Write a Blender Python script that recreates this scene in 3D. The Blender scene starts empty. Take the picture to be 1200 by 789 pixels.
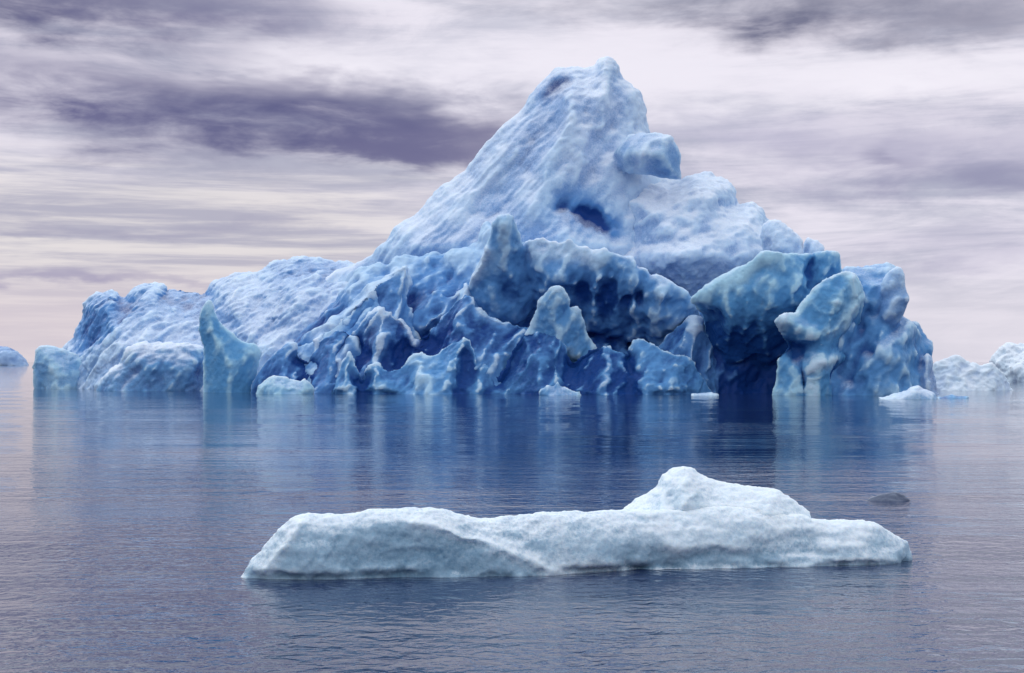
import bpy, math, random
import numpy as np
from mathutils import Vector, geometry
from mathutils.kdtree import KDTree

random.seed(7)
S = bpy.context.scene
COL = S.collection
F, CX, HY, CH = 1648.0, 600.0, 424.0, 3.0      # focal length (px of the 1200 px photograph), centre, horizon row, eye height (m)

def P(px, py, Y):
    """a point at distance Y seen at (px, py)"""
    return ((px - CX) * Y / F, Y, CH - (py - HY) * Y / F)

# ------------------------------------------------------------------ noise
def _hash(ix, iy, iz, s):
    n = (ix.astype(np.int64) * 374761393 + iy.astype(np.int64) * 668265263 + iz.astype(np.int64) * 2147483647 + s * 974634761) & 0xFFFFFFFF
    n = ((n ^ (n >> 13)) * 1274126177) & 0xFFFFFFFF
    n = ((n ^ (n >> 15)) * 2246822519) & 0xFFFFFFFF
    return ((n ^ (n >> 16)) & 0xFFFFFF) / float(0xFFFFFF)

def vnoise(p, s=0):
    """smooth noise, about -1..1"""
    i = np.floor(p).astype(np.int64); f = p - i
    u = f * f * f * (f * (f * 6 - 15) + 10)
    r = 0.0
    for a in (0, 1):
        wx = u[:, 0] if a else 1 - u[:, 0]
        for b in (0, 1):
            wy = u[:, 1] if b else 1 - u[:, 1]
            for c in (0, 1):
                wz = u[:, 2] if c else 1 - u[:, 2]
                r = r + wx * wy * wz * _hash(i[:, 0] + a, i[:, 1] + b, i[:, 2] + c, s)
    return r * 2 - 1

def fbm(p, oct=4, s=0, gain=.5, lac=2.03):
    r = 0; a = 1; t = 0
    for k in range(oct):
        r = r + a * vnoise(p * (lac ** k) + 17.3 * k, s + k); t += a; a *= gain
    return r / t * 1.5

def ridged(p, oct=4, s=0, gain=.5):
    r = 0; a = 1; t = 0
    for k in range(oct):
        r = r + a * (1 - np.abs(vnoise(p * (2.03 ** k) + 9.1 * k, s + k)) * 2); t += a; a *= gain
    return r / t

def worley(p, s=0):
    i = np.floor(p).astype(np.int64)
    d1 = np.full(len(p), 9.0); d2 = np.full(len(p), 9.0)
    for a in (-1, 0, 1):
        for b in (-1, 0, 1):
            for c in (-1, 0, 1):
                j = i + np.array([a, b, c])
                q = np.stack([j[:, k] + .1 + .8 * _hash(j[:, 0], j[:, 1], j[:, 2], s + 11 + k) for k in range(3)], 1)
                d = np.sqrt(((q - p) ** 2).sum(1))
                m = d < d1
                d2 = np.where(m, d1, np.minimum(d2, d)); d1 = np.where(m, d, d1)
    return d1, d2

def facets(p, s=0):
    """every cell a tilted plane of its own: broken ice with crisp steps, about -1..1"""
    i = np.floor(p).astype(np.int64)
    d1 = np.full(len(p), 9.0); out = np.zeros(len(p))
    for a in (-1, 0, 1):
        for b in (-1, 0, 1):
            for c in (-1, 0, 1):
                j = i + np.array([a, b, c])
                h = [_hash(j[:, 0], j[:, 1], j[:, 2], s + 11 + k) for k in range(6)]
                q = j + .1 + .8 * np.stack(h[:3], 1) - p
                d = (q ** 2).sum(1)
                t = (q * (np.stack(h[3:], 1) * 2 - 1)).sum(1) * 1.3 + (h[4] - .5) * .5
                m = d < d1
                out = np.where(m, t, out); d1 = np.where(m, d, d1)
    return out

def sstep(x, a, b):
    t = np.clip((x - a) / (b - a), 0, 1)
    return t * t * (3 - 2 * t)

def seg_dist(q, pts):
    """distance of every row of q to a polyline, in the units of q"""
    best = np.full(len(q), 1e9)
    for (a, b) in zip(pts[:-1], pts[1:]):
        a = np.array(a, float); b = np.array(b, float); ab = b - a
        t = np.clip(((q - a) @ ab) / max(ab @ ab, 1e-9), 0, 1)
        best = np.minimum(best, np.hypot(*(q - (a + t[:, None] * ab)).T))
    return best

# ------------------------------------------------------------------ node helpers
def NT(tree):
    tree.nodes.clear()
    def node(kind, ins=None, **props):
        n = tree.nodes.new(kind)
        for k, v in props.items(): setattr(n, k, v)
        for k, v in (ins or {}).items():
            if isinstance(v, bpy.types.NodeSocket): tree.links.new(v, n.inputs[k])
            else: n.inputs[k].default_value = v
        return n
    def m(op, a, b=0.0, c=0.0, clamp=False):
        return node('ShaderNodeMath', {0: a, 1: b, 2: c}, operation=op, use_clamp=clamp).outputs[0]
    def mix(f, a, b):
        n = tree.nodes.new('ShaderNodeMix'); n.data_type = 'RGBA'
        for k, v in ((0, f), (6, a), (7, b)):
            if isinstance(v, bpy.types.NodeSocket): tree.links.new(v, n.inputs[k])
            else: n.inputs[k].default_value = v if k == 0 else (*v, 1)
        return n.outputs[2]
    def rng(x, a, b, c=0.0, d=1.0, smooth=True):
        return node('ShaderNodeMapRange', {0: x, 1: a, 2: b, 3: c, 4: d}, interpolation_type='SMOOTHSTEP' if smooth else 'LINEAR').outputs[0]
    return node, m, mix, rng

def lin(r, g, b):
    f = lambda c: (c / 255 / 12.92) if c <= 10 else ((c / 255 + .055) / 1.055) ** 2.4
    return (f(r), f(g), f(b))

# ------------------------------------------------------------------ materials
def ice_material(name, blue, green, snow, sss=.25, rad=.5, rough=.3, bump=.085, bscale=3.6, speck=1.1, spec=.18):
    """glacier ice: attribute 'clear' (0 bubbly .. 1 dense clear ice; also holds painted shade of recesses), 'frost' (0 bare ice .. 1 snow and crushed ice), 'glass' (0 blue .. 1 sea-washed grey green)"""
    mt = bpy.data.materials.new(name); mt.use_nodes = True
    node, m, mix, rng = NT(mt.node_tree)
    tc = node('ShaderNodeTexCoord').outputs['Object']
    att = lambda a: node('ShaderNodeAttribute', attribute_name=a).outputs['Fac']
    clear, frost, glass = att('clear'), att('frost'), att('glass')
    n1 = node('ShaderNodeTexNoise', {'Vector': tc, 'Scale': bscale * .5, 'Detail': 6.0, 'Roughness': .6}).outputs['Fac']
    n2 = node('ShaderNodeTexNoise', {'Vector': tc, 'Scale': bscale * 1.6, 'Detail': 5.0, 'Roughness': .7}).outputs['Fac']
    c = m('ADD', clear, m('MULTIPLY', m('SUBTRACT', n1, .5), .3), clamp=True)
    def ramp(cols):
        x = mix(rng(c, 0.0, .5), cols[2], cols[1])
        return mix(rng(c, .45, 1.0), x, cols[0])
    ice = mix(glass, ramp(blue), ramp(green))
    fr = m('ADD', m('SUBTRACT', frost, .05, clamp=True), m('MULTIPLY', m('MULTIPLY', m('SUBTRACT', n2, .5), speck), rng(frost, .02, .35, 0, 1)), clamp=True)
    col = mix(fr, ice, snow)
    rgh = m('ADD', m('MULTIPLY', fr, .35), rough)
    bmp = node('ShaderNodeBump', {'Height': m('ADD', n1, m('MULTIPLY', n2, .5)), 'Strength': 1.0, 'Distance': bump})
    b = node('ShaderNodeBsdfPrincipled', {'Base Color': col, 'Roughness': rgh, 'IOR': 1.31, 'Specular IOR Level': spec, 'Normal': bmp.outputs[0],
             'Subsurface Weight': sss, 'Subsurface Scale': rad, 'Subsurface Radius': (.6, .8, 1.0)})
    node('ShaderNodeOutputMaterial', {0: b.outputs[0]})
    return mt

BLUES = ((.008, .045, .22), (.095, .26, .57), (.39, .59, .82))
GREENS = ((.014, .075, .28), (.10, .31, .60), (.37, .62, .79))
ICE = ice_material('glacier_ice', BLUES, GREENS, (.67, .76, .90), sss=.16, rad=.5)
FL = ((.13, .27, .41), (.31, .48, .63), (.52, .67, .79))
FLOE = ice_material('floe_ice', FL, FL, (.72, .81, .90), sss=.35, rad=.14, rough=.17, bump=.016, bscale=14, speck=2.2, spec=.5)
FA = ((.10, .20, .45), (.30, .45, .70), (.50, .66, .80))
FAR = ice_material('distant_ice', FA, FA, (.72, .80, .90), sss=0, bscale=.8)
DK = ((.07, .09, .15), (.12, .15, .22), (.18, .22, .30))
DARK = ice_material('dark_clear_ice', DK, DK, (.40, .44, .50), sss=0, bump=.01, bscale=18)

# ------------------------------------------------------------------ ice builder
def link(name, me, parent=None, mat=None):
    o = bpy.data.objects.new(name, me); COL.objects.link(o)
    if parent: o.parent = parent
    if mat: me.materials.append(mat)
    return o

def vdata(me):
    n = len(me.vertices)
    co = np.empty(n * 3, np.float32); me.vertices.foreach_get('co', co)
    me.update()
    no = np.empty(n * 3, np.float32); me.vertex_normals.foreach_get('vector', no)
    return co.reshape(-1, 3).astype(float), no.reshape(-1, 3).astype(float)

def setco(me, co):
    me.vertices.foreach_set('co', co.astype(np.float32).ravel()); me.update()

def edges_of(me):
    e = np.empty(len(me.edges) * 2, np.int32); me.edges.foreach_get('vertices', e); return e.reshape(-1, 2)

def smooth(v, e, n, it=1):
    cnt = np.bincount(e.ravel(), minlength=n)[:, None].clip(1)
    v = v.reshape(n, -1)
    for _ in range(it):
        a = np.zeros_like(v)
        for k in range(v.shape[1]):
            a[:, k] = np.bincount(e[:, 0], v[e[:, 1], k], n) + np.bincount(e[:, 1], v[e[:, 0], k], n)
        v = a / cnt
    return v

def setattr_f(me, name, val):
    a = me.attributes.new(name, 'FLOAT', 'POINT'); a.data.foreach_set('value', val.astype(np.float32))

def remesh(me, vox):
    o = bpy.data.objects.new('tmp', me); COL.objects.link(o)
    md = o.modifiers.new('r', 'REMESH'); md.mode = 'VOXEL'; md.voxel_size = vox; md.use_smooth_shade = True
    dg = bpy.context.evaluated_depsgraph_get()
    r = bpy.data.meshes.new_from_object(o.evaluated_get(dg))
    bpy.data.objects.remove(o); bpy.data.meshes.remove(me)
    return r

def resample(pts, step):
    out = []
    for a, b in zip(pts, pts[1:] + pts[:1]):
        n = max(1, int(math.hypot(b[0] - a[0], b[1] - a[1]) / step))
        for k in range(n):
            t = k / n; out.append((a[0] + (b[0] - a[0]) * t, a[1] + (b[1] - a[1]) * t))
    return out

SEED = [0]
def piece(pts, Y0, T, R, p=2.0, Tb=None, lean=0.0, yaw=0.0, vox=.17, style='face', strokes=(), clear=.5, frost=.4,
          amp=1.0, wob=1.0, rim=1.0, wl=472, up=(.35, .8), snow=None, glass=0.0, tuck=None, notch=0.0):
    """a closed block of ice: outline (photo px at distance Y0), rounded front of depth T and back of depth Tb, then sculpted"""
    SEED[0] += 31; sd = SEED[0]
    Tb = T * .8 if Tb is None else Tb
    m2px = F / Y0
    xs = [q[0] for q in pts]; xm = (min(xs) + max(xs)) / 2
    out = resample([tuple(map(float, q)) for q in pts], .35 * m2px)
    q = np.array(out)
    qq = np.stack([q[:, 0] / m2px, q[:, 1] / m2px, np.full(len(q), sd * 1.7)], 1)
    w = np.where(q[:, 1] < wl, 1, 0)[:, None] * wob * m2px
    q = q + w * np.stack([fbm(qq * .9, 4, sd, .65) * .22, fbm(qq * .9 + 50, 4, sd + 5, .65) * .24], 1)
    # the outline without the edges that are under water
    loop = [tuple(v) for v in q]
    segs = [(a, b) for a, b in zip(loop, loop[1:] + loop[:1]) if not (a[1] > wl and b[1] > wl)]
    A = np.array([s[0] for s in segs]); B = np.array([s[1] for s in segs])
    g = max(vox * 2.2, .3 if vox > .1 else .07) * m2px
    gx, gy = np.meshgrid(np.arange(q[:, 0].min(), q[:, 0].max(), g), np.arange(q[:, 1].min(), q[:, 1].max(), g))
    gp = np.stack([gx.ravel(), gy.ravel()], 1) + (np.random.RandomState(sd).rand(gx.size, 2) - .5) * g * .3
    inside = np.zeros(len(gp), bool)
    for a, b in zip(loop, loop[1:] + loop[:1]):
        c = ((a[1] > gp[:, 1]) != (b[1] > gp[:, 1]))
        with np.errstate(divide='ignore', invalid='ignore'):
            inside ^= c & (gp[:, 0] < (b[0] - a[0]) * (gp[:, 1] - a[1]) / (b[1] - a[1] + 1e-12) + a[0])
    gp = gp[inside]
    def dist(v):
        best = np.full(len(v), 1e9)
        for a, b in zip(A, B):
            ab = b - a; t = np.clip(((v - a) @ ab) / max(ab @ ab, 1e-9), 0, 1)
            dx = v - (a + t[:, None] * ab); best = np.minimum(best, (dx * dx).sum(1))
        return np.sqrt(best) / m2px
    full = dist(gp)
    gp = gp[full > .3 * g / m2px]
    V2 = [Vector(v) for v in loop] + [Vector(v) for v in gp]
    nl = len(loop)
    ov, oe, of, orig, _, _ = geometry.delaunay_2d_cdt(V2, [(i, (i + 1) % nl) for i in range(nl)], [], 1, 1e-6)
    o2 = np.array([(v.x, v.y) for v in ov]); d = dist(o2)
    onb = np.array([any(k < nl for k in og) for og in orig])
    d[onb] = 0
    s = np.clip(d / R, 0, 1); gg = (1 - (1 - s) ** p) ** (1 / p)
    s2 = np.clip(d / (R * 1.2), 0, 1); gb = (1 - (1 - s2) ** p) ** (1 / p)
    gb[onb] = 0; gg[onb] = 0
    Yc = Y0 + lean * (462 - o2[:, 1]) + yaw * (o2[:, 0] - xm)
    if tuck: Yc = Yc + np.interp(o2[:, 1], *zip(*tuck))        # the block leans back or in below these rows
    fr = [P(a, b, y) for a, b, y in zip(o2[:, 0], o2[:, 1], Yc - T * gg)]
    n = len(fr); bk = {}; verts = fr[:]
    for i in range(n):
        if onb[i]: bk[i] = i
        else: bk[i] = len(verts); verts.append(P(o2[i, 0], o2[i, 1], Yc[i] + Tb * gb[i]))
    faces = [tuple(f) for f in of] + [tuple(bk[i] for i in reversed(f)) for f in of]
    me = bpy.data.meshes.new('block'); me.from_pydata(verts, [], faces); me.update()
    me = remesh(me, vox)
    co, no = vdata(me); e = edges_of(me); nv = len(co)
    sc = vox / .17                               # pieces near the eye are built at a finer scale
    # --- sculpting strokes: ridges (+) and hollows (-) along lines on the front
    clear_shade = np.zeros(nv); extra_frost = np.zeros(nv)
    if strokes:
        for st in strokes:
            line, wd, h = st[0], st[1], st[2]; kind = st[3] if len(st) > 3 else 'ridge'
            px = np.stack([co[:, 0] / co[:, 1] * F + CX, HY - (co[:, 2] - CH) / co[:, 1] * F], 1)
            jit = np.stack([fbm(co * .5 / sc, 2, sd + 3), fbm(co * .5 / sc + 31, 2, sd + 4)], 1) * .35 * sc * m2px
            dd = seg_dist(px + jit, line) / m2px
            front = sstep(-no[:, 1], -.35, .15)
            prof = np.exp(-(dd / wd) ** 1.0) if kind == 'ridge' else np.exp(-(dd / wd) ** 2)
            co[:, 1] -= h * prof * front
            if len(st) > 4: clear_shade += st[4] * np.exp(-(dd / (wd * (.9 if len(st) > 5 and st[5] < 0 else 1.2))) ** 2)  # clear-ice tint of the strokes, including shade painted under the overhang
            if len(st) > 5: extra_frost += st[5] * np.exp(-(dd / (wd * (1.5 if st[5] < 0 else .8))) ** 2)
        setco(me, co); co, no = vdata(me)
    # --- natural relief
    c = co / sc
    ns = smooth(no, e, nv, 6); ns /= np.linalg.norm(ns, axis=1)[:, None] + 1e-9
    u = (c[:, 0] * .66 + c[:, 2] * .75); w_ = (c[:, 0] * .75 - c[:, 2] * .66)       # along and across the fall line
    wv = np.stack([fbm(c * .22, 3, sd + 60), fbm(c * .22 + 40, 3, sd + 61), fbm(c * .22 + 80, 3, sd + 62)], 1)
    if style == 'slope':
        a = ridged(np.stack([w_ * .62, c[:, 1] * .30, u * .06], 1) + wv * .35, 4, sd, .55) * .62
        a += ridged(np.stack([w_ * 1.5, c[:, 1] * .8, u * .16], 1) + wv * .7, 3, sd + 9) * .26
        a += fbm(c * .16, 3, sd + 7) * .8 + facets(np.stack([w_ * .8, c[:, 1] * .6, u * .16], 1) + wv * .5, sd + 8) * .14 + ridged(np.stack([w_ * 2.6, c[:, 1] * 1.4, u * .2], 1) + wv * .8, 2, sd + 14) * .16
    elif style == 'snowy':
        a = fbm(c * .2, 3, sd) * .9 + ridged(np.stack([w_ * .55, c[:, 1] * .35, u * .09], 1) + wv * .45, 4, sd + 2, .55) * .75
        a += facets(np.stack([w_ * .8, c[:, 1] * .6, u * .3], 1) + wv * .7, sd + 8) * .2 + fbm(c * 1.5, 3, sd + 5, .7) * .24
    elif style == 'glass':
        a = fbm(c * .3, 3, sd) * .4
        d1, d2 = worley(np.stack([c[:, 0] * .30 - c[:, 2] * .14, c[:, 1] * .3, c[:, 2] * .17], 1) + wv * .5, sd + 3); a += d1 ** 2 * 1.5
        a += ridged(np.stack([c[:, 0] * .8 - c[:, 2] * .4, c[:, 1] * .8, c[:, 2] * .14], 1) + wv, 3, sd + 6) * .16
        a += facets(np.stack([c[:, 0] * .5 - c[:, 2] * .25, c[:, 1] * .5, c[:, 2] * .3], 1) + wv * .5, sd + 8) * .32
        a += fbm(c * 1.5, 3, sd + 5, .65) * .12
    elif style == 'floe':
        a = fbm(c * .2, 3, sd) * .7 + fbm(c * np.array([.3, .5, 1.5]) + wv * .5, 4, sd + 3, .6) * .3
        a += ridged(np.stack([c[:, 0] * .25 + c[:, 2] * .5, c[:, 1] * .4, c[:, 2] * 1.1], 1) + wv * .8, 4, sd + 9, .6) * .3
        a += fbm(c * 2.4, 3, sd + 5, .65) * .10
    else:                                        # 'face': smooth scooped hollows with sharp ridges between, fluted by melt water
        sh = np.stack([c[:, 0] - c[:, 2] * .5, c[:, 1], c[:, 2]], 1)
        d1, d2 = worley(np.stack([sh[:, 0] * .24, sh[:, 1] * .18, sh[:, 2] * .10], 1) + wv * .45, sd)
        e1, e2 = worley(np.stack([sh[:, 0] * .62, sh[:, 1] * .5, sh[:, 2] * .19], 1) + wv * .6, sd + 4)
        a = (d1 ** 2 - .3) * 3.0 + (e1 ** 2 - .3) * .9
        a += ridged(np.stack([sh[:, 0] * 1.0, sh[:, 1] * .8, sh[:, 2] * .10], 1) + wv * .8, 3, sd + 6) * .5
        a += facets(np.stack([sh[:, 0] * .7, sh[:, 1] * .6, sh[:, 2] * .22], 1) + wv * .5, sd + 8) * .25 + fbm(c * 1.5, 3, sd + 5, .65) * .13
    # no relief pushes a block past its outline by more than a little
    co = co + ns * (a * amp * sc * .62)[:, None]
    setco(me, co); co, no = vdata(me)
    if notch:                                    # the sea has melted a groove along the waterline
        co[:, 1] += notch * np.exp(-(np.maximum(co[:, 2], 0) / (.45 * sc)) ** 2) * sstep(-no[:, 1], -.2, .3) * (.5 + .9 * fbm(co / sc * .35, 3, sd + 77))
    return dict(me=me, co=co, base=np.stack([np.clip(clear + clear_shade, -.5, 1.5), frost + extra_frost, np.full(nv, glass), np.full(nv, frost if snow is None else snow), np.full(nv, rim)], 1), up=up, vox=vox)

def part(name, parent, mat, blocks, fillet=1, fine=1.0):
    """join blocks of ice into ONE closed surface, soften the seams, add the fine relief and the snow, frost and clear-ice fields, the last with shade painted into recesses"""
    SEED[0] += 7; sd = SEED[0]
    vox = min(k['vox'] for k in blocks); up = blocks[0]['up']
    V = np.concatenate([k['co'] for k in blocks]); Bs = np.concatenate([k['base'] for k in blocks])
    faces = []; o = 0
    for k in blocks:
        for p_ in k['me'].polygons: faces.append([i + o for i in p_.vertices])
        o += len(k['co'])
    for k in blocks: bpy.data.meshes.remove(k['me'])
    me = bpy.data.meshes.new(name); me.from_pydata(V.tolist(), [], faces); me.update()
    if len(blocks) > 1: me = remesh(me, vox)
    me.name = name
    me.polygons.foreach_set('use_smooth', [True] * len(me.polygons))
    co, no = vdata(me); e = edges_of(me); nv = len(co)
    if len(blocks) > 1:
        kd = KDTree(len(V) // 2 + 1)
        for i in range(0, len(V), 2): kd.insert(V[i], i)
        kd.balance()
        base = Bs[[kd.find(v)[1] for v in co]]
        base = smooth(base, e, nv, 10)
        for _ in range(fillet):                  # seams are worn soft, ridges stay sharp
            c2 = smooth(co, e, nv, 3); cv = ((co - c2) * no).sum(1) / vox
            co = co + (c2 - co) * (sstep(-cv, .15, .6) * .5)[:, None]
            setco(me, co); co, no = vdata(me)
    else: base = smooth(Bs, e, nv, 2)
    clear, frost, glass, snow, rim = base.T
    sc = vox / .17
    c = co / sc
    co = co + no * ((fbm(c * 2.6, 3, sd + 80, .65) * .05 + fbm(np.stack([c[:, 0] - c[:, 2] * .5, c[:, 1], c[:, 2] * .35], 1) * 1.5, 3, sd + 82, .6) * .06) * sc * fine)[:, None]
    setco(me, co); co, no = vdata(me)
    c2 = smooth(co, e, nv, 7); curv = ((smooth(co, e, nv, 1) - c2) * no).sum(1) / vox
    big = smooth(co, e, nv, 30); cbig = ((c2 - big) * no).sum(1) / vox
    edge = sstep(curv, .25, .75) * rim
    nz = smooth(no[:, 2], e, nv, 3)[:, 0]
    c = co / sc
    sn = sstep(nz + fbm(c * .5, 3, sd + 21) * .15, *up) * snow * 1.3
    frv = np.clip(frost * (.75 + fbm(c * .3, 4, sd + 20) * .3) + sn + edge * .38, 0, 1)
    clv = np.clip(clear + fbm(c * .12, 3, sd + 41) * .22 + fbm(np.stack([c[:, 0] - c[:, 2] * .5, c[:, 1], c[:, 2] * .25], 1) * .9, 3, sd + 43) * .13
                  - edge * .4 - sstep(curv, 0, .5) * .2 - sstep(cbig, .05, .7) * .2 + sstep(-cbig, .05, .8) * .25, 0, 1)  # edges paler; shade of recesses painted in as deeper blue
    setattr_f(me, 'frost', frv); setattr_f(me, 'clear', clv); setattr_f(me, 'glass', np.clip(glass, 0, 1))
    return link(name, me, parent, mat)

def curtain(top, Y0, T, R, bottom=505, rib=.7, **kw):
    """a wall of upright ice with a jagged top edge; a rib runs down from every tooth and a scoop from every dip"""
    st = list(kw.pop('strokes', []))
    for a, b, c in zip(top, top[1:], top[2:]):
        if b[1] < a[1] - 3 and b[1] < c[1] - 3: st.append(([(b[0], b[1] + 4), (b[0] - 6, b[1] + 40), (b[0] - 10, b[1] + 75)], .65, rib, 'ridge', -.1, .04))
        if b[1] > a[1] + 5 and b[1] > c[1] + 5: st.append(([(b[0], b[1] + 2), (b[0] - 5, b[1] + 45)], 1.0, -rib * 1.2, 'hollow', .2))
    pts = list(top) + [(top[-1][0] + 4, bottom), (top[0][0] - 4, bottom)]
    return piece(pts, Y0, T, R, strokes=st, **kw)

def root(name, label, cat, loc, group=None):
    o = bpy.data.objects.new(name, None); COL.objects.link(o); o.location = loc; o.empty_display_size = .5
    o['label'] = label; o['category'] = cat
    if group: o['group'] = group
    return o

def settle(r):
    """keep the parts where they were modelled although their parent stands at its base"""
    for c in r.children: c.matrix_parent_inverse = r.matrix_world.inverted() if False else c.matrix_parent_inverse
    off = Vector(r.location)
    for c in r.children:
        c.location = -off

# ------------------------------------------------------------------ the great iceberg
G = dict(style='glass', glass=1.0)
def great_iceberg():
    r = root('iceberg', 'towering blue iceberg with a steep snowy peak and jagged fins along its waterline', 'iceberg', (0, 140, 0))
    # main mass with the peak
    A = piece([(330,340),(412,311),(437,300),(447,287),(456,280),(463,266),(480,257),(497,240),(511,224),(530,210),(546,200),(560,180),(575,165),
        (592,149),(611,134),(621,118),(631,102),(651,84),(668,83),(681,85),(698,81),(703,72),(711,70),(716,73),(723,83),(735,99),(748,112),(753,122),(756,137),(762,157),
        (778,190),(800,220),(860,262),(940,320),(1000,380),(1030,500),(300,500)],
        151, 13, 19, p=1.45, Tb=12, lean=.012, tuck=[(290,0),(400,9)], vox=.18, style='slope', frost=.52, snow=.42, clear=.18, amp=.62, wob=.6, rim=.5, strokes=[
        ([(640,92),(627,140),(585,190),(540,245),(480,300)], 2.0, .5, 'ridge'), ([(672,88),(668,140),(650,190),(625,245)], 1.6, .9, 'ridge'),
        ([(655,100),(645,150),(610,200),(565,250)], 1.4, -.7, 'hollow', .2), ([(697,150),(690,200),(672,236)], 2.2, -1.2, 'hollow', .25),
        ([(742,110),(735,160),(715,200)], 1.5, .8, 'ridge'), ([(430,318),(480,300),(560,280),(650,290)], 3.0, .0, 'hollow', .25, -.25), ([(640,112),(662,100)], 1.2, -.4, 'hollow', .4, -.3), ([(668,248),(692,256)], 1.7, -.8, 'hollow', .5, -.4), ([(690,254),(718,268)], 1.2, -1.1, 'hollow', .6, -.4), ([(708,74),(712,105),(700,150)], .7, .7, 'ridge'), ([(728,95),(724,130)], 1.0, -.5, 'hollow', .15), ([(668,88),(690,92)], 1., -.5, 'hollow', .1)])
    K = piece([(738,160),(752,157),(765,158),(783,160),(793,168),(797,180),(798,212),(788,211),(765,206),(748,204),(728,196),(720,180)],
        146, 3.2, 3.2, p=1.2, Tb=4, yaw=-.04, style='glass', glass=.3, clear=.5, frost=.3, amp=.5, wob=.5, strokes=[([(748,202),(758,176),(784,162)], .8, .6, 'ridge', -.2, .3)])
    part('ice_peak', r, ICE, [A, K], fine=.8)
    # right upper shoulder, lumpy and snowy
    B = piece([(655,288),(690,275),(722,276),(727,262),(716,246),(712,232),(728,216),(745,208),(770,210),(797,214),(812,208),(830,206),(845,210),(855,220),(860,233),(862,240),(880,238),(890,245),
        (900,258),(915,262),(928,268),(938,280),(941,300),(960,340),(990,400),(990,500),(720,500),(690,360)], 143, 9, 9, p=1.6, Tb=8, lean=.035, tuck=[(300,0),(360,8)], style='snowy',
        frost=.5, snow=.45, clear=.26, amp=.72, wob=.8, rim=.6, strokes=[
        ([(800,235),(840,215)], 1.3, .9, 'hollow'), ([(740,270),(790,238),(850,235)], .9, .7, 'ridge'), ([(700,285),(760,290),(830,278)], 1.2, -.8, 'hollow', .15),
        ([(770,310),(830,290),(880,262)], 1.2, .9, 'ridge'), ([(730,300),(780,270),(800,250)], .8, .6, 'ridge'), ([(850,270),(870,295),(850,320)], 1.5, .8, 'hollow')])
    B2 = piece([(938,300),(942,282),(947,277),(958,281),(966,291),(967,320),(940,330)], 141, 1.6, 2.2, p=1.0, yaw=-.04, style='snowy', frost=.45, clear=.35, amp=.6, wob=.9)
    B3 = piece([(893,300),(895,262),(905,258),(916,261),(930,270),(939,282),(940,305),(915,315)], 139.5, 2.2, 2.8, p=1.0, yaw=-.05, style='snowy', frost=.5, clear=.35, amp=.8, wob=.9)
    part('ice_shoulder', r, ICE, [B, B2, B3], fine=1.1)
    # left shoulder
    D = piece([(60,440),(74,408),(82,400),(96,372),(97,356),(106,347),(118,341),(130,337),(140,339),(143,346),(152,340),(161,335),(174,334),(190,336),(194,343),(206,342),(210,336),
        (214,344),(238,346),(244,338),(250,330),(262,325),(275,322),(290,323),(301,322),(311,318),(322,310),(333,304),(346,302),(366,303),(380,305),(396,307),(415,309),(450,330),(470,400),(470,500),(60,500)],
        158, 13, 11, p=1.5, Tb=9, lean=.03, yaw=-.02, style='snowy', frost=.32, snow=.36, clear=.3, amp=.8, wob=.7, rim=.6, strokes=[
        ([(130,400),(160,365),(185,340)], 1.0, .8, 'ridge'), ([(105,395),(118,372),(128,358)], 1.3, -.6, 'hollow', .35, -.5), ([(150,365),(190,352),(230,358)], 1.6, -.8, 'hollow', .4, -.4),
        ([(265,372),(300,352),(345,340),(390,325)], .8, .6, 'ridge'), ([(280,392),(330,372),(375,345)], .8, .6, 'ridge'), ([(330,325),(365,318),(385,322)], 1.4, -.9, 'hollow', .4, -.4),
        ([(240,380),(290,335)], 1.0, .6, 'ridge'), ([(120,430),(150,405),(175,395)], 1.0, .9, 'ridge')])
    part('ice_shoulder', r, ICE, [D])
    # blue scooped face in the middle, with the lip, the horn and the ridges that stand out of it
    E = piece([(285,500),(296,440),(318,412),(345,396),(372,370),(398,340),(425,318),(462,306),(520,300),(556,285),(566,262),(590,258),(612,276),(640,272),(668,280),(700,292),(735,300),
        (762,320),(800,340),(835,350),(860,400),(880,500)], 142, 7, 6, p=1.6, Tb=8, lean=.022, style='face', frost=.0, snow=.0, clear=.5, amp=.85, wob=1, strokes=[
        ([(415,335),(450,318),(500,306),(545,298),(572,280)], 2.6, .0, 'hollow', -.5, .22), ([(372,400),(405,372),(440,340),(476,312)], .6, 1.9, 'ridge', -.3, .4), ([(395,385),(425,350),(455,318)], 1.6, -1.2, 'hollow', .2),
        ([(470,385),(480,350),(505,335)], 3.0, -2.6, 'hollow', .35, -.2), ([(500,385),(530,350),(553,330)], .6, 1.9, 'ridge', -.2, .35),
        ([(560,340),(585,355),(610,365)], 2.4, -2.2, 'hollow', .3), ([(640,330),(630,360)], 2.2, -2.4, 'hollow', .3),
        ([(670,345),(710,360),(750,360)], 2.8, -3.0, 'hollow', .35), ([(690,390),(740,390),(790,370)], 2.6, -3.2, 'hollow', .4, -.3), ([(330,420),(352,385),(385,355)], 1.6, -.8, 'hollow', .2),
        ([(340,440),(370,415),(378,395)], .6, .9, 'ridge', 0, .3), ([(395,440),(402,420),(410,405)], .6, 1.0, 'ridge', 0, .3), ([(430,440),(450,415),(465,405)], 1.6, -1.4, 'hollow', .4)])
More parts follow.
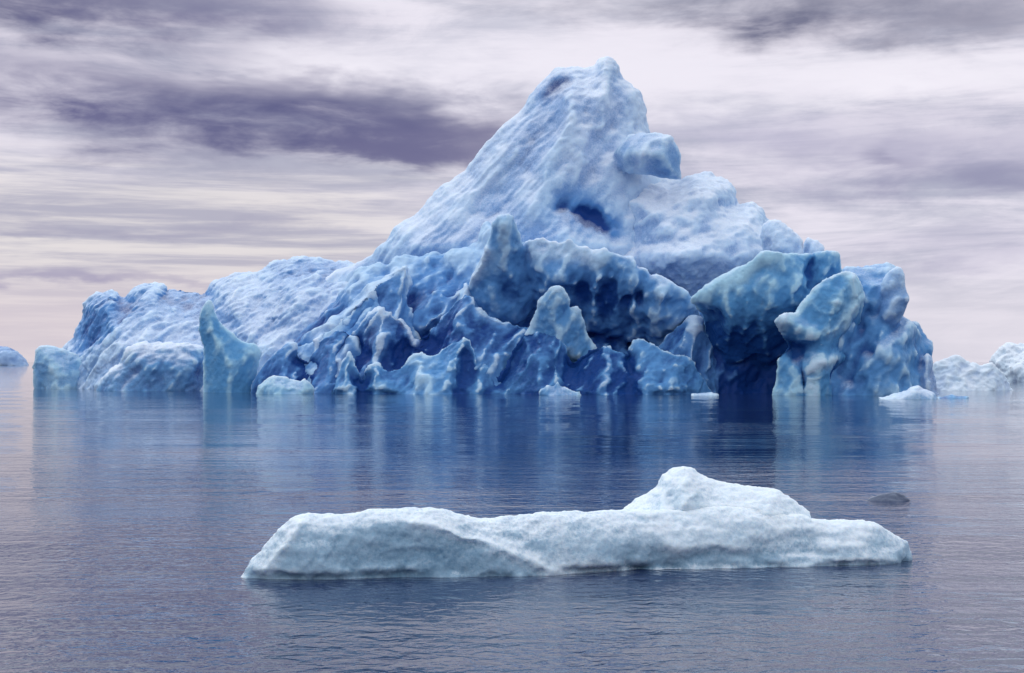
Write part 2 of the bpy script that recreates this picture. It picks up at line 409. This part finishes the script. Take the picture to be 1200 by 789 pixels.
    lip = piece([(600,305),(616,284),(634,277),(650,285),(668,281),(680,288),(690,291),(705,293),(722,296),(738,302),(750,313),(762,322),(780,330),(800,337),(815,346),(822,375),(815,400),(760,410),(690,390),(640,370),(600,350)],
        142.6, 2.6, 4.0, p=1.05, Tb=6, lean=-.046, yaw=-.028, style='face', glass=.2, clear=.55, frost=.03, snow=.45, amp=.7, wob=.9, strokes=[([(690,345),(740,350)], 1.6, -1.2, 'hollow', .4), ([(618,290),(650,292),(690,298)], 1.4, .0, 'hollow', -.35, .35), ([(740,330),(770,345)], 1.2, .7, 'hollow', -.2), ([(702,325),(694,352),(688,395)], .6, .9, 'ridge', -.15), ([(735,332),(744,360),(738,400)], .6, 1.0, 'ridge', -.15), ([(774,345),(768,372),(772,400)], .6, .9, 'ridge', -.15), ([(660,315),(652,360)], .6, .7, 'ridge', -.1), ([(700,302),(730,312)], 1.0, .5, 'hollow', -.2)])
    horn = piece([(548,350),(555,323),(563,306),(572,289),(577,262),(585,252),(602,255),(609,275),(616,300),(635,330),(645,380),(600,400),(556,390)], 144.5, 2.2, 2.4, p=1.1, Tb=6, lean=-.045, style='glass', glass=.3,
        clear=.42, frost=.07, snow=.3, amp=.6, wob=.7, strokes=[([(553,328),(574,291)], .5, 1.0, 'ridge', -.2, .6), ([(600,340),(620,370)], 1.6, -.8, 'hollow', .35)])
    part('ice_face', r, ICE, [E, lip, horn])
    # the middle wall of upright fins, then the front row along the waterline
    w0 = curtain([(318,470),(326,430),(345,404),(372,398),(396,384),(420,358),(440,338),(462,320),(476,311),(483,330),(480,352),(488,374),(500,383),(515,366),(532,348),(548,332),(556,345),(570,365),(590,380)], 137.2, 2.2, 4.2, p=1.05, Tb=5, lean=.018, vox=.16, rib=.9,
        style='face', clear=.52, frost=0, snow=0, amp=.5, strokes=[([(440,350),(425,375)], 1.6, -.7, 'hollow', .2), ([(505,395),(520,372)], 1.2, -.5, 'hollow', .15)])
    part('ice_wall', r, ICE, [w0])
    w1 = curtain([(288,470),(300,440),(318,414),(332,403),(343,402),(352,418),(360,424),(372,400),(392,385),(404,386),(411,398),(420,380),(432,367),(448,361),(462,367),(476,379),(486,398),(500,396),(515,375),(532,352),(545,342),(552,345),
        (556,360),(563,362),(578,371),(592,376),(603,378),(618,379),(628,395)], 135, 2.6, 4.2, p=1.05, Tb=5, lean=.016, yaw=-.008, vox=.15, style='face', clear=.74, frost=.0, snow=.0, amp=.62,
        strokes=[([(448,364),(440,400)], 2.0, .5, 'hollow', -.1, .15), ([(462,368),(480,384),(484,400)], .35, .5, 'ridge', 0, .4), ([(470,425),(500,410)], 2, -1.2, 'hollow', .3), ([(410,440),(425,420)], 1.4, -1.0, 'hollow', .3), ([(558,364),(590,380)], .6, .4, 'ridge', -.35, .2)])
    part('ice_wall', r, ICE, [w1])
    w2 = curtain([(385,470),(394,442),(402,420),(411,407),(418,425),(425,445),(432,430),(445,424),(455,434),(468,432),(478,424),(486,413),(500,414),(513,411),(526,402),(537,398),(544,392),(551,398),(556,415),(560,430),(566,424),(575,428),(582,440),
        (592,428),(600,408),(612,392),(640,387),(656,389),(664,402),(672,424),(682,417),(690,409),(702,406),(711,404),(716,399),(720,411),(735,414),(741,398),(752,396),(762,401),(776,408),(802,416),(814,424),(828,445),(840,472)], 131.5, 2.6, 4.0, p=1.05, Tb=3, lean=.012, yaw=-.003, vox=.14, rib=.35,
        style='face', glass=.4, clear=.7, frost=.0, snow=.05, amp=.5, notch=.5, strokes=[([(500,425),(500,450)], 1.6, .4, 'hollow', -.3), ([(545,420),(540,455)], .8, -.7, 'hollow', .35), ([(610,420),(620,455)], 2.2, -.5, 'hollow', .3), ([(655,395),(650,450)], .5, .5, 'ridge'),
        ([(700,430),(710,455)], 2.0, -.4, 'hollow', .2), ([(738,420),(740,455)], .6, -.9, 'hollow', .4), ([(780,420),(790,455)], 1.6, .4, 'hollow')])
    part('ice_wall', r, ICE, [w2])
    part('ice_pinnacle', r, ICE, [piece([(600,440),(616,400),(626,374),(632,354),(640,346),(646,339),(654,336),(662,342),(666,352),(667,362),(676,360),(681,364),(683,376),(692,400),(715,440)], 135.5, 2.0, 3.2, p=1.05, vox=.14, lean=-.03, Tb=5, clear=.6, frost=.0, snow=.1, amp=.5, style='glass', glass=.5)])
    b3 = curtain([(745,470),(756,430),(768,407),(790,382),(803,376),(815,371),(826,378),(835,388),(850,420),(866,470)], 134.5, 2.5, 4.0, p=1.1, vox=.15, style='face', clear=.74, frost=.02, amp=.6, rim=.8)
    part('ice_wall', r, ICE, [b3])
    # the big overhang on the right, with the dark hollow under it, its shade painted in as deeper blue
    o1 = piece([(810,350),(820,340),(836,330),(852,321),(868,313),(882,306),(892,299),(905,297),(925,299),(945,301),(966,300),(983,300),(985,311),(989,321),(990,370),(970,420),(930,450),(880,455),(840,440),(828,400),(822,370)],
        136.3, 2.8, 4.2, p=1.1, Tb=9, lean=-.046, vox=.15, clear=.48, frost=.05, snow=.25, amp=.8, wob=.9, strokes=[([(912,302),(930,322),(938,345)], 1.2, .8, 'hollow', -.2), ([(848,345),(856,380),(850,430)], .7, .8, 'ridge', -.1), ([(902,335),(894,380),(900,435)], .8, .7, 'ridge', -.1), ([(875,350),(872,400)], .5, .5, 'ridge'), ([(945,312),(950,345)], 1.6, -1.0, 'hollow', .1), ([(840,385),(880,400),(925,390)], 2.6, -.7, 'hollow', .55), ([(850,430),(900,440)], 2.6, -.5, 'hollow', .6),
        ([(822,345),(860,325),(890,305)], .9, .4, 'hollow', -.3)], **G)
    o2 = piece([(815,500),(820,430),(832,395),(860,385),(900,382),(935,388),(945,420),(950,500)], 134.6, 2.2, 3.0, style='face', clear=.85, frost=0, snow=0, amp=.7, rim=.1,
        strokes=[([(870,420),(880,460)], 3, -1.2, 'hollow', .3)])
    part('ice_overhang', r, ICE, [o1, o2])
    # the tower at the right end
    t1 = piece([(930,500),(935,430),(950,370),(975,330),(988,318),(1000,314),(1016,311),(1040,316),(1052,320),(1052,345),(1053,368),(1058,373),(1073,377),(1078,386),(1080,400),(1086,406),(1088,425),(1093,440),(1096,462),(1098,500)],
        131, 6.0, 5.5, p=1.6, Tb=7, style='face', glass=.4, clear=.46, frost=.03, snow=.25, amp=.75, wob=.7, strokes=[([(1005,345),(1012,400),(1000,440)], 1.8, -1.8, 'hollow', .2), ([(1030,345),(1045,400)], 2, .6, 'hollow')])
    t2 = piece([(1036,375),(1034,340),(1040,326),(1050,318),(1058,321),(1057,340),(1055,362),(1053,380),(1044,384)], 127, 1.3, 2.0, p=1.0, Tb=3, yaw=-.05, style='face', clear=.6, frost=.2, amp=.5, wob=.7)
    t3 = piece([(1080,500),(1078,440),(1082,420),(1088,408),(1092,430),(1097,450),(1099,500)], 128, 1.2, 1.0, p=1.3, Tb=3, style='snowy', clear=.5, frost=.4, amp=.5, wob=.8)
    part('ice_tower', r, ICE, [t1, t2, t3])
    l1 = piece([(908,376),(914,371),(926,369),(936,366),(943,352),(952,338),(964,327),(976,321),(990,318),(1003,322),(1012,345),(1008,380),(1004,430),(1000,500),(900,500),(904,462),(911,442),(910,424),(916,416),(925,406),(919,397),(913,386)],
        127.5, 3.0, 4.0, p=1.05, Tb=7, lean=-.016, yaw=.03, vox=.14, clear=.45, frost=.05, snow=.25, amp=.6, wob=.8, strokes=[([(1000,330),(1003,350),(986,384),(972,392)], .7, .7, 'ridge', -.25, .1), ([(960,405),(1000,398)], 1.6, -.6, 'hollow', .25), ([(930,400),(945,440)], 1.2, -.8, 'hollow', .35),
        ([(945,440),(958,425),(978,418)], .6, .8, 'ridge', -.1, .2), ([(945,462),(944,440)], .5, -.8, 'hollow', .4), ([(912,374),(930,380),(945,392)], .9, .6, 'hollow', -.25), ([(980,440),(990,465)], 1.2, -.5, 'hollow', .3)], **G)
    part('ice_column', r, ICE, [l1])
    # left end: glassy fin, low rounded blocks
    part('ice_fin', r, ICE, [piece([(238,500),(239,440),(238,405),(232,388),(234,372),(240,355),(246,349),(250,359),(257,374),(268,389),(284,400),(300,403),(306,412),(302,436),(298,462),(298,500)], 137.5, 1.8, 3.0, p=1.1, vox=.14, clear=.4, frost=.05, amp=.22, wob=.5, **G)])
    part('ice_block', r, ICE, [piece([(40,500),(40,430),(43,410),(49,405),(64,407),(80,412),(95,417),(105,430),(106,500)], 157, 1.8, 2.6, p=1.2, clear=.46, frost=.2, amp=.6, wob=.5, **G)])
    part('ice_block', r, ICE, [piece([(110,500),(114,450),(126,438),(142,426),(150,408),(168,403),(190,402),(212,404),(236,408),(246,430),(246,500)], 147, 3.0, 3.0, p=1.4, style='snowy', glass=.7, clear=.6, frost=.2, snow=.6, amp=.7, wob=.6,
        strokes=[([(118,448),(142,428),(156,406)], .6, .5, 'ridge', -.2, .5), ([(150,406),(235,408)], .5, .2, 'ridge', -.2, .4)])])
    settle(r)

def small_ice():
    def one(name, label, cat, Y, mat, pts, group=None, **kw):
        r = root(name, label, cat, (P(pts[0][0], HY, Y)[0], Y, 0), group)
        part('ice_body', r, mat, [piece(pts, **kw)])
        settle(r)
    g = 'small floes at the foot of the great iceberg'
    one('ice_floe', 'low rounded pale floe at the foot of the pointed glassy fin', 'ice floe', 133.5, ICE, [(301,478),(303,452),(312,446),(322,441),(340,443),(352,446),(358,444),(367,452),(368,478)], g,
        Y0=132.5, T=1.4, R=1.8, p=1.2, clear=.42, frost=.1, snow=.35, amp=.4, vox=.11, **G)
    one('ice_floe', 'small ragged brash of white ice below the middle fins of the great iceberg', 'ice floe', 127, ICE, [(630,474),(632,456),(640,450),(648,453),(652,446),(657,452),(668,456),(678,459),(681,474)], g,
        Y0=126.5, T=1.0, R=1.2, p=1.1, style='snowy', glass=.6, clear=.6, frost=.12, snow=.3, amp=.4, vox=.11)
    one('ice_floe', 'thin flat white sliver of ice in front of the dark hollow', 'ice floe', 124, ICE, [(808,470),(810,461),(822,460),(834,460),(842,462),(843,470)], g,
        Y0=125, T=.8, R=.6, style='snowy', glass=.8, clear=.5, frost=.2, snow=.3, amp=.08, wob=.25, vox=.08)
    one('ice_floe', 'low hummocky grey floe under the right end of the great iceberg', 'ice floe', 114, ICE, [(1029,482),(1030,463),(1050,461),(1062,459),(1074,453),(1086,454),(1094,460),(1098,468),(1098,482)], g,
        Y0=113, T=1.3, R=1.0, style='snowy', glass=.8, clear=.5, frost=.35, amp=.3, vox=.1)
    one('ice_floe', 'thin grey ice plate floating right of the low hummocky floe', 'ice floe', 115, ICE, [(1097,480),(1099,464),(1116,463),(1134,463),(1136,480)], g,
        Y0=115, T=.8, R=.6, style='snowy', glass=1., clear=.75, frost=.1, amp=.15, vox=.09)
    one('growler', 'dark low lump of clear ice awash to the right of the white foreground floe', 'ice lump', 30.5, DARK, [(1004,606),(1012,587),(1030,580),(1046,575),(1058,577),(1066,582),(1074,588),(1080,606)],
        Y0=30.8, T=.5, R=.5, p=1.1, style='floe', clear=.9, frost=.05, amp=.25, wob=.2, vox=.03, wl=600)
    one('distant_iceberg', 'small smooth dome of blue grey ice on the horizon at the left edge', 'iceberg', 1100, FAR, [(-40,432),(-38,415),(-20,408),(0,405),(10,406),(20,411),(28,419),(33,427),(34,432)],
        Y0=1100, T=16, R=16, style='snowy', clear=.75, frost=.0, amp=.3, vox=1.0, wl=429)
    one('distant_iceberg', 'broad pale sloping iceberg just beyond the right end of the great one', 'iceberg', 150, FAR, [(1060,470),(1070,440),(1092,430),(1108,422),(1120,417),(1130,420),(1142,427),(1158,427),(1172,434),(1186,447),(1188,458),(1190,470)],
        Y0=148, T=3, R=4, style='snowy', clear=.3, frost=.4, amp=.75, vox=.15, p=1.1, wl=466)
    one('distant_iceberg', 'rugged white iceberg cut off by the right edge of the picture', 'iceberg', 215, FAR, [(1160,462),(1164,436),(1162,423),(1172,412),(1184,407),(1196,403),(1220,398),(1250,405),(1290,430),(1300,462)],
        Y0=216, T=6, R=6, style='snowy', clear=.2, frost=.5, amp=1.3, vox=.22, p=1.1, wl=450)

def near_floe():
    r = root('ice_floe', 'long low white floe with a rounded hump floating alone in the foreground', 'ice floe', (P(680, HY, 20)[0], 20, 0))
    part('ice_slab', r, FLOE, [piece([(277,684),(282,674),(292,660),(310,640),(330,618),(346,606),(384,602),(400,602),(440,595),(480,594),(520,597),(560,605),(600,603),(650,597),(690,598),(726,598),(760,596),(800,597),(850,593),(882,594),
        (910,600),(945,605),(970,609),(1000,610),(1025,612),(1045,625),(1064,636),(1070,650),(1068,672),(1060,720),(300,720)], 20.2, .62, .95, p=1.5, Tb=1.4, yaw=.0022, lean=-.002, vox=.026, style='floe', clear=.62, frost=.16, amp=.45, wob=.08, wl=690, snow=.62, up=(.3, .8), rim=.5, notch=.12,
        strokes=[([(480,612),(540,625),(590,640),(640,668),(700,682)], .10, .10, 'ridge', -.4, .4), ([(310,672),(335,640),(352,612)], .09, .10, 'ridge', -.4, .4), ([(660,635),(760,618),(900,622),(1010,625)], .22, .0, 'hollow', -.35, .3), ([(640,655),(700,665),(740,672)], .15, .0, 'hollow', -.2, .3), ([(420,655),(520,655)], .3, -.1, 'hollow', .2), ([(740,665),(840,655),(950,640)], .2, -.12, 'hollow', .3),
                 ([(780,640),(880,640),(1000,640)], .08, .05, 'ridge', -.2, .3), ([(760,676),(900,664),(1040,655)], .06, .06, 'ridge', -.2, .4)]),
        piece([(285,700),(290,686),(310,684),(340,684),(357,686),(362,700)], 19.3, .3, .2, p=1.2, vox=.026, style='floe', clear=.3, frost=.4, snow=.4, amp=.2, wob=.05, wl=692)], fine=1.2)
    part('ice_hump', r, FLOE, [piece([(725,640),(728,600),(746,584),(768,573),(774,558),(785,549),(800,546),(812,548),(819,556),(840,563),(872,568),(911,573),(926,585),(947,601),(962,640)], 21.4, .6, .5, p=1.25, Tb=.7, vox=.028, style='floe',
        clear=.35, frost=.42, amp=.35, wob=.12, wl=690, snow=.5, strokes=[([(772,575),(775,600)], .12, .15, 'hollow'), ([(800,552),(812,575),(800,595)], .1, .1, 'ridge')])], fine=1.2)
    settle(r)

great_iceberg()
small_ice()
near_floe()

# ------------------------------------------------------------------ water
def water():
    ys = np.concatenate([-9000 * .86 ** np.arange(0, 40), np.arange(-20, 6, 1.0), np.arange(6, 40, .16), 40 * 1.018 ** np.arange(0, 310)])
    ys = ys[ys < 9500]
    n = len(ys); k = 300
    t = np.linspace(-1, 1, k); V = np.empty((n, k, 3))
    for i, y in enumerate(ys):
        V[i, :, 0] = t * (9 + max(y, 0) * .5) + np.sign(t) * np.abs(t) ** 9 * (9000 - max(y, 0) * .5); V[i, :, 1] = y
    x, y = V[..., 0].ravel(), V[..., 1].ravel()
    q = np.stack([x * .10, y * .16, np.zeros_like(x)], 1)
    fade = np.clip(1 - np.hypot(x, y) / 260, 0, 1)
    z = (fbm(q, 2, 900) * .05 + fbm(q * 4.1, 2, 905) * .018 * np.clip(1 - np.hypot(x, y) / 60, 0, 1)) * fade
    V[..., 2] = z.reshape(n, k)
    idx = np.arange(n * k).reshape(n, k)
    f = np.stack([idx[:-1, :-1], idx[:-1, 1:], idx[1:, 1:], idx[1:, :-1]], -1).reshape(-1, 4)
    me = bpy.data.meshes.new('water'); me.from_pydata(V.reshape(-1, 3).tolist(), [], f.tolist()); me.update()
    me.polygons.foreach_set('use_smooth', [True] * len(me.polygons))
    mt = bpy.data.materials.new('sea_water'); mt.use_nodes = True
    node, m, mix, rng = NT(mt.node_tree)
    tc = node('ShaderNodeTexCoord').outputs['Object']
    def nz(sx, sy, det, rough, off=0.0, dist=0.0):
        mp = node('ShaderNodeMapping', {'Vector': tc, 'Scale': (sx, sy, 1), 'Location': (off, off, 0)})
        return node('ShaderNodeTexNoise', {'Vector': mp.outputs[0], 'Scale': 1.0, 'Detail': det, 'Roughness': rough, 'Distortion': dist}).outputs['Fac']
    big = nz(.022, .05, 2, .5, 3)                       # calm and ruffled patches
    a = nz(.26, 1.0, 2, .5, 11, .4)
    a2 = nz(.16, .75, 2, .5, 23, .3)
    b = nz(3.8, 4.4, 2, .5, 5, .6)
    c = nz(9.0, 13.0, 2, .5, 7)
    h = m('ADD', m('MULTIPLY', a, .065), m('ADD', m('MULTIPLY', b, .030), m('MULTIPLY', c, .006)))
    yy = node('ShaderNodeSeparateXYZ', {0: tc}).outputs[1]
    lee = m('MULTIPLY', rng(yy, 9, 24, 2.1, .62), rng(yy, 24, 80, 1.0, .55))                     # smoother in the lee of the great berg
    h = m('MULTIPLY', m('MULTIPLY', h, rng(big, .35, .65, .45, 1.35)), lee)
    h = m('ADD', h, m('MULTIPLY', m('MULTIPLY', a2, .03), rng(yy, 25, 60, 0, 1)))
    bp = node('ShaderNodeBump', {'Height': h, 'Strength': 1.0, 'Distance': 1.0})
    pr = node('ShaderNodeBsdfPrincipled', {'Base Color': (.012, .026, .085, 1), 'Roughness': .03, 'IOR': 1.4, 'Normal': bp.outputs[0]})
    node('ShaderNodeOutputMaterial', {0: pr.outputs[0]})
    o = link('water', me, None, mt); o['kind'] = 'structure'
    return o
water()

# ------------------------------------------------------------------ sky and light
SUN_EL, SUN_AZ = math.radians(50), math.radians(-55)      # azimuth from +Y (ahead) towards +X

def sky():
    w = bpy.data.worlds.new('World'); S.world = w; w.use_nodes = True
    node, m, mix, rng = NT(w.node_tree)
    d = node('ShaderNodeTexCoord').outputs['Generated']
    sx = node('ShaderNodeSeparateXYZ', {0: d}); X, Y, Z = sx.outputs
    az = m('ARCTAN2', X, Y)
    el = m('ARCSINE', Z)
    # tenths of a radian, so that the 14 degrees above the horizon span about 2.5 units
    A = m('MULTIPLY', az, 10.0); E = m('MULTIPLY', el, 10.0)
    def vec(a, e, k=0.0): return node('ShaderNodeCombineXYZ', {0: a, 1: e, 2: k}).outputs[0]
    def noise(sa, se, det=4.0, rough=.55, k=0.0, dist=0.0):
        return node('ShaderNodeTexNoise', {'Vector': vec(m('MULTIPLY', A, sa), m('MULTIPLY', E, se), k), 'Scale': 1.0, 'Detail': det,
                                           'Roughness': rough, 'Distortion': dist}).outputs['Fac']
    wa = m('SUBTRACT', noise(.5, 1.2, 4, .6, 3.1), .5); we = m('SUBTRACT', noise(.35, 1.6, 5, .62, 8.7), .5)
    wf = m('SUBTRACT', noise(1.6, 5.0, 5, .58, 33.0, .25), .5)
    Aw = m('ADD', A, m('ADD', m('MULTIPLY', wa, 2.2), m('MULTIPLY', wf, .9))); Ew = m('ADD', E, m('ADD', m('MULTIPLY', we, .75), m('MULTIPLY', wf, .32)))
    def blob(px, py, rx, ry, slope=0.0, pw=1.0):
        """a bank of cloud round the direction of photo pixel (px, py); 1 in its middle, 0 outside"""
        a0 = math.atan((px - CX) / F) * 10; e0 = math.atan((HY - py) / F) * 10
        da = m('SUBTRACT', Aw, a0); de = m('SUBTRACT', m('SUBTRACT', Ew, e0), m('MULTIPLY', da, slope))
        r = m('SQRT', m('ADD', m('POWER', m('DIVIDE', da, rx / F * 10), 2), m('POWER', m('DIVIDE', de, ry / F * 10), 2)))
        return m('MULTIPLY', rng(r, 1.4, .1, 0, pw), m('ADD', m('MULTIPLY', wf, 1.7), .84), clamp=True)
    streak = noise(.42, 4.6, 6, .64, 1.7, .5)
    fine = noise(.8, 16.0, 4, .6, 5.2, .2)
    soft = noise(.75, 2.4, 6, .64, 12.2, .7)
    low = rng(E, .0, 1.6, 1.0, 0)                        # near the horizon
    left = rng(A, 1.2, -1.8, 0, 1)
    bright = lin(236, 231, 243)
    grey = lin(182, 184, 203)
    dark = lin(98, 99, 142)
    cream = lin(228, 222, 223); pink = lin(222, 200, 205)
    c = mix(rng(m('ADD', m('MULTIPLY', streak, .55), m('MULTIPLY', soft, .45)), .38, .60), grey, bright)
    lowc = mix(rng(m('ADD', m('MULTIPLY', streak, .6), m('MULTIPLY', fine, .4)), .40, .60), lin(182, 180, 197), cream)
    c = mix(m('MULTIPLY', m('MULTIPLY', rng(E, 1.7, 1.0), left), .95), c, lowc)
    c = mix(m('MULTIPLY', rng(E, .85, .25), .75), c, mix(left, lin(226, 221, 232), lin(222, 210, 217)))
    # banks: (px, py, half width, half height, slope, strength)
    for (px, py, rx, ry, sl, pw, colr) in [
        (620, 72, 360, 66, .0, 1.0, lin(240, 236, 247)), (340, 72, 150, 30, -.05, 1.0, lin(244, 240, 250)), (1110, 98, 230, 34, -.03, 1.0, lin(244, 240, 250)),
        (820, 92, 200, 44, .0, .9, lin(240, 236, 247)),
        (30, 10, 240, 46, -.05, 1.0, lin(78, 79, 120)), (230, 18, 220, 46, .02, .85, lin(126, 125, 158)),
        (960, 6, 360, 42, -.06, .95, lin(120, 121, 146)), (1160, 40, 150, 36, .05, .7, lin(158, 157, 176)),
        (140, 126, 460, 58, -.07, .92, lin(112, 111, 148)), (390, 140, 260, 46, -.13, .95, lin(94, 95, 136)), (490, 168, 150, 34, -.1, .9, lin(100, 100, 140)), (520, 180, 150, 32, -.1, .8, lin(116, 114, 150)),
        (1050, 190, 280, 48, .0, .8, lin(166, 164, 192)), (1000, 184, 45, 13, .0, .6, lin(140, 138, 170)), (1140, 214, 170, 26, .0, .75, lin(146, 146, 176)),
        (860, 150, 120, 26, .0, .5, lin(182, 178, 206)), (1110, 300, 170, 26, .0, .5, lin(186, 182, 206)),
        (90, 340, 240, 9, .0, .75, lin(158, 152, 184)), (130, 268, 260, 12, .0, .55, lin(160, 158, 184)),
    ]:
        c = mix(blob(px, py, rx, ry, sl, pw), c, colr)
    # above the picture: the overcast thickens to a grey belt and brightens towards the zenith
    over = mix(rng(m('ADD', m('MULTIPLY', noise(.35, 1.1, 5, .6, 20.0, .5), .6), m('MULTIPLY', soft, .4)), .36, .62), lin(180, 184, 190), lin(229, 231, 234))
    c = mix(rng(E, 2.3, 3.2), c, over)
    gain = m('ADD', rng(E, 2.3, 4.0, 1.0, 2.0), rng(E, 4.2, 9.0, 0, ZEN - 2.0))
    cl = node('ShaderNodeBackground', {'Color': c, 'Strength': gain})
    st = node('ShaderNodeTexSky', sky_type='NISHITA', sun_disc=False, sun_elevation=SUN_EL, sun_rotation=SUN_AZ)
    cs = node('ShaderNodeBackground', {'Color': st.outputs[0], 'Strength': .12})
    mx = node('ShaderNodeMixShader', {0: rng(E, 4.0, 10.0, .99, .72), 1: cs.outputs[0], 2: cl.outputs[0]})
    node('ShaderNodeOutputWorld', {0: mx.outputs[0]})
ZEN = 2.1
sky()

L = bpy.data.lights.new('sun', 'SUN'); L.energy = .85; L.angle = math.radians(14); L.color = (1, .97, .93)
so = bpy.data.objects.new('sun', L); COL.objects.link(so)
sd_ = Vector((math.sin(SUN_AZ) * math.cos(SUN_EL), math.cos(SUN_AZ) * math.cos(SUN_EL), math.sin(SUN_EL)))
so.rotation_euler = sd_.to_track_quat('Z', 'Y').to_euler(); so.location = (-60, -40, 80)

# ------------------------------------------------------------------ camera
cd = bpy.data.cameras.new('camera'); cam = bpy.data.objects.new('camera', cd); COL.objects.link(cam)
cam.location = (0, 0, CH); cam.rotation_euler = (math.radians(90), 0, 0)
cd.sensor_width = 36; cd.lens = 36 * F / 1200; cd.shift_y = (HY - 394.5) / 1200
cd.clip_start = .1; cd.clip_end = 20000
S.camera = cam
S.view_settings.view_transform = 'Standard'; S.view_settings.look = 'None'; S.view_settings.exposure = 0; S.view_settings.gamma = 1
S.render.engine = 'CYCLES'
S.cycles.use_denoising = True
S.cycles.max_bounces = 6; S.cycles.diffuse_bounces = 3; S.cycles.glossy_bounces = 3
S.cycles.use_adaptive_sampling = True
S.render.resolution_x, S.render.resolution_y = 1024, 673
